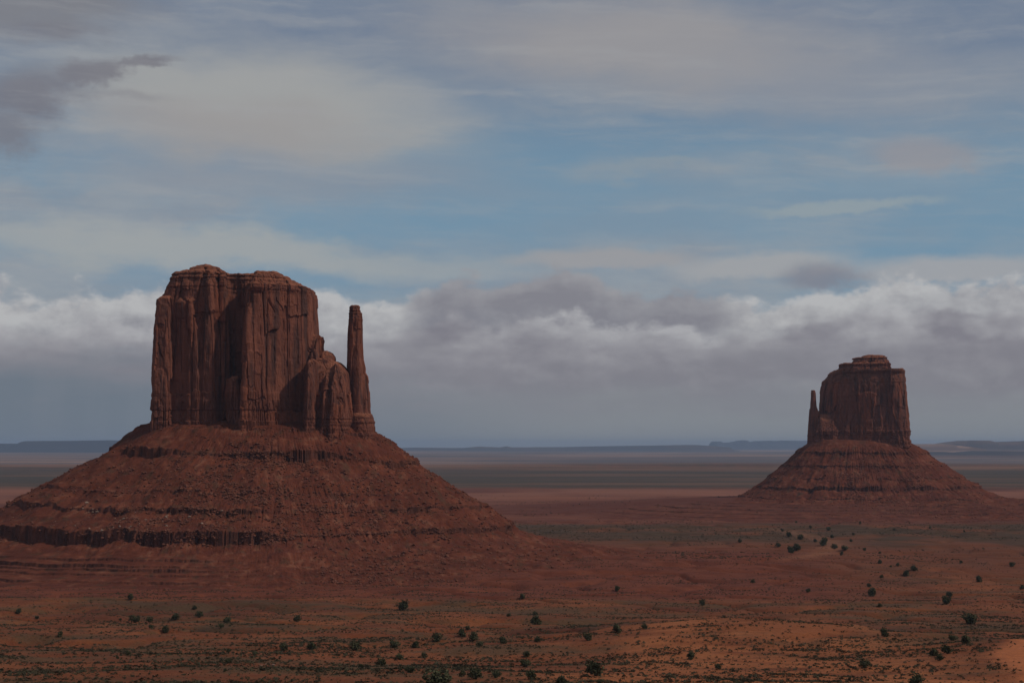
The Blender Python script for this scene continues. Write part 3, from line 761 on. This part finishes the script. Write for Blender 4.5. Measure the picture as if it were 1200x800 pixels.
sg2 = scatter('sagebrush.001', np.stack([xx, yy, gz(xx, yy)], 1), sz, SP, M_SAGE, .75, 6); tag(sg2, kind='stuff')

# ------------------------------------------------------------------ junipers
def crown_mesh(seed, n=620):
    r = np.random.default_rng(seed)
    lob = [(np.array([r.uniform(-.27, .27), r.uniform(-.27, .27), r.uniform(.16, .58)]), r.uniform(.2, .31)) for _ in range(10)]
    V, F = [], []
    for i in range(n):
        c, rad = lob[r.integers(len(lob))]
        d = r.normal(size=3); d /= np.linalg.norm(d); p_ = c+d*rad*r.uniform(.55, 1.08)
        p_[2] = max(p_[2], .0+.05*r.random())
        a = r.normal(size=3); a /= np.linalg.norm(a); b = np.cross(a, r.normal(size=3)); b /= np.linalg.norm(b)
        s_ = r.uniform(.035, .075)
        V += [p_-a*s_-b*s_*.5, p_+a*s_-b*s_*.6, p_+a*s_*.8+b*s_*.7, p_-a*s_*.7+b*s_*.6]; F.append((4*i, 4*i+1, 4*i+2, 4*i+3))
    return mesh_np('crown', np.array(V), np.array(F), M_LEAF, smooth=False, link=False)
def trunk_mesh(seed):
    r = np.random.default_rng(seed); V, F, o = [], [], 0
    def limb(pts, rads):
        nonlocal o
        for p_, q_ in zip(pts, rads):
            for k in range(6): V.append((p_[0]+q_*math.cos(k*1.047), p_[1]+q_*math.sin(k*1.047), p_[2]))
        for i in range(len(pts)-1):
            for k in range(6): F.append((o+6*i+k, o+6*i+(k+1) % 6, o+6*i+6+(k+1) % 6, o+6*i+6+k))
        o += 6*len(pts)
    limb([(0,0,-.12),(.02,.01,.15),(-.02,.03,.38),(.03,0,.6)], [.07,.055,.04,.015])
    for k in range(4):
        a = r.uniform(0, 6.28); limb([(0,0,.14),(.14*math.cos(a),.14*math.sin(a),.3),(.26*math.cos(a),.26*math.sin(a),.5)], [.035,.025,.008])
    return mesh_np('trunk', np.array(V), np.array(F), M_BARK, smooth=True, link=False)
CROWNS = [crown_mesh(200+i) for i in range(6)]; TRUNKS = [trunk_mesh(300+i) for i in range(3)]
JUN = {
 'red scrub below the left butte': [(153,699,10),(21,716,9),(158,725,13),(206,722,11),(193,738,10),(234,720,9),(228,712,6),(267,726,11),(259,733,7),(177,734,6),(176,726,9),(70,744,8),(43,723,6),(141,725,4)],
 'sand at lower left near the pale rocks': [(332,758,12),(299,765,7),(268,762,7),(267,774,9),(325,765,5),(365,757,12),(150,765,8),(138,770,5),(264,785,6)],
 'flat before the central red apron': [(348,725,10),(472,710,15),(613,699,8),(628,727,14),(627,718,7),(596,720,6),(723,690,8)],
 'upper scrub left of the pale dune': [(417,757,16),(463,754,13),(486,755,11),(512,748,13),(541,742,12),(548,736,6),(555,747,13),(562,754,9),(590,750,12),(630,749,10)],
 'bottom scrub left of the pale dune': [(423,780,7),(447,776,12),(468,769,11),(480,784,12),(497,768,8),(513,797,34),(542,789,9),(557,790,16),(581,790,13),(616,777,13),(618,766,11),(622,791,15)],
 'pale orange dune right of centre': [(689,746,13),(724,738,13),(698,784,24),(658,797,15),(703,798,9),(755,734,8),(810,768,12),(842,781,9),(823,706,9)],
 'scrub slope at lower right': [(1014,778,14),(1037,742,12),(1117,747,10),(1133,750,13),(1110,761,15),(1094,764,14),(1101,771,10),(1137,725,17),(1074,798,20)],
 'scrub at the right beyond the bare dune': [(1113,696,9),(1109,704,12),(1148,679,9),(1198,688,7),(1186,661,8),(1126,658,5),(1031,709,7)],
 'edge of the sandy wash at right': [(947,691,8),(882,681,6),(1023,694,14),(1018,685,8),(1033,675,6),(1061,671,11),(1071,665,11),(1052,661,6),(1044,663,4),(1031,658,7),(1031,647,4)],
 'plain before the right butte, grove\'s left half': [(867,633,7),(912,638,9),(924,626,9),(927,644,12),(933,641,13),(938,629,10),(917,621,5),(950,617,5),(965,635,13),(955,633,6),(933,611,4)],
 'plain before the right butte, grove\'s right half': [(978,640,9),(990,642,9),(971,619,7),(997,633,5),(1013,643,6),(1000,625,5),(986,648,6),(975,628,6),(1008,612,4),(1048,620,4),(1090,618,4),(1130,622,4)],
}
jid = 0
for where, lst in JUN.items():
    lst = sorted(lst)
    for i, (px, py, wpx) in enumerate(lst):
        q = on_ground(px, py+wpx*.32); s_ = wpx*q[1]/FPX*(.86 if 'plain' in where or 'wash' in where else 1.0)
        nm = 'rightmost' if i == len(lst)-1 else ORD[i]
        root = empty('juniper_tree', q); root.rotation_euler = (0, 0, random.uniform(0, 6.28))
        root.scale = (s_, s_*random.uniform(.9, 1.1), s_*random.uniform(.82, 1.08))
        size = 'broad' if wpx >= 13 else 'small' if wpx < 8 else 'bushy'
        tag(root, f'{size} dark juniper on {where}, {nm}', 'juniper', 'junipers on ' + where)
        for nme, meshes in (('crown', CROWNS), ('trunk', TRUNKS)):
            o = bpy.data.objects.new(nme, meshes[jid % len(meshes)]); COL.objects.link(o); o.parent = root
        jid += 1
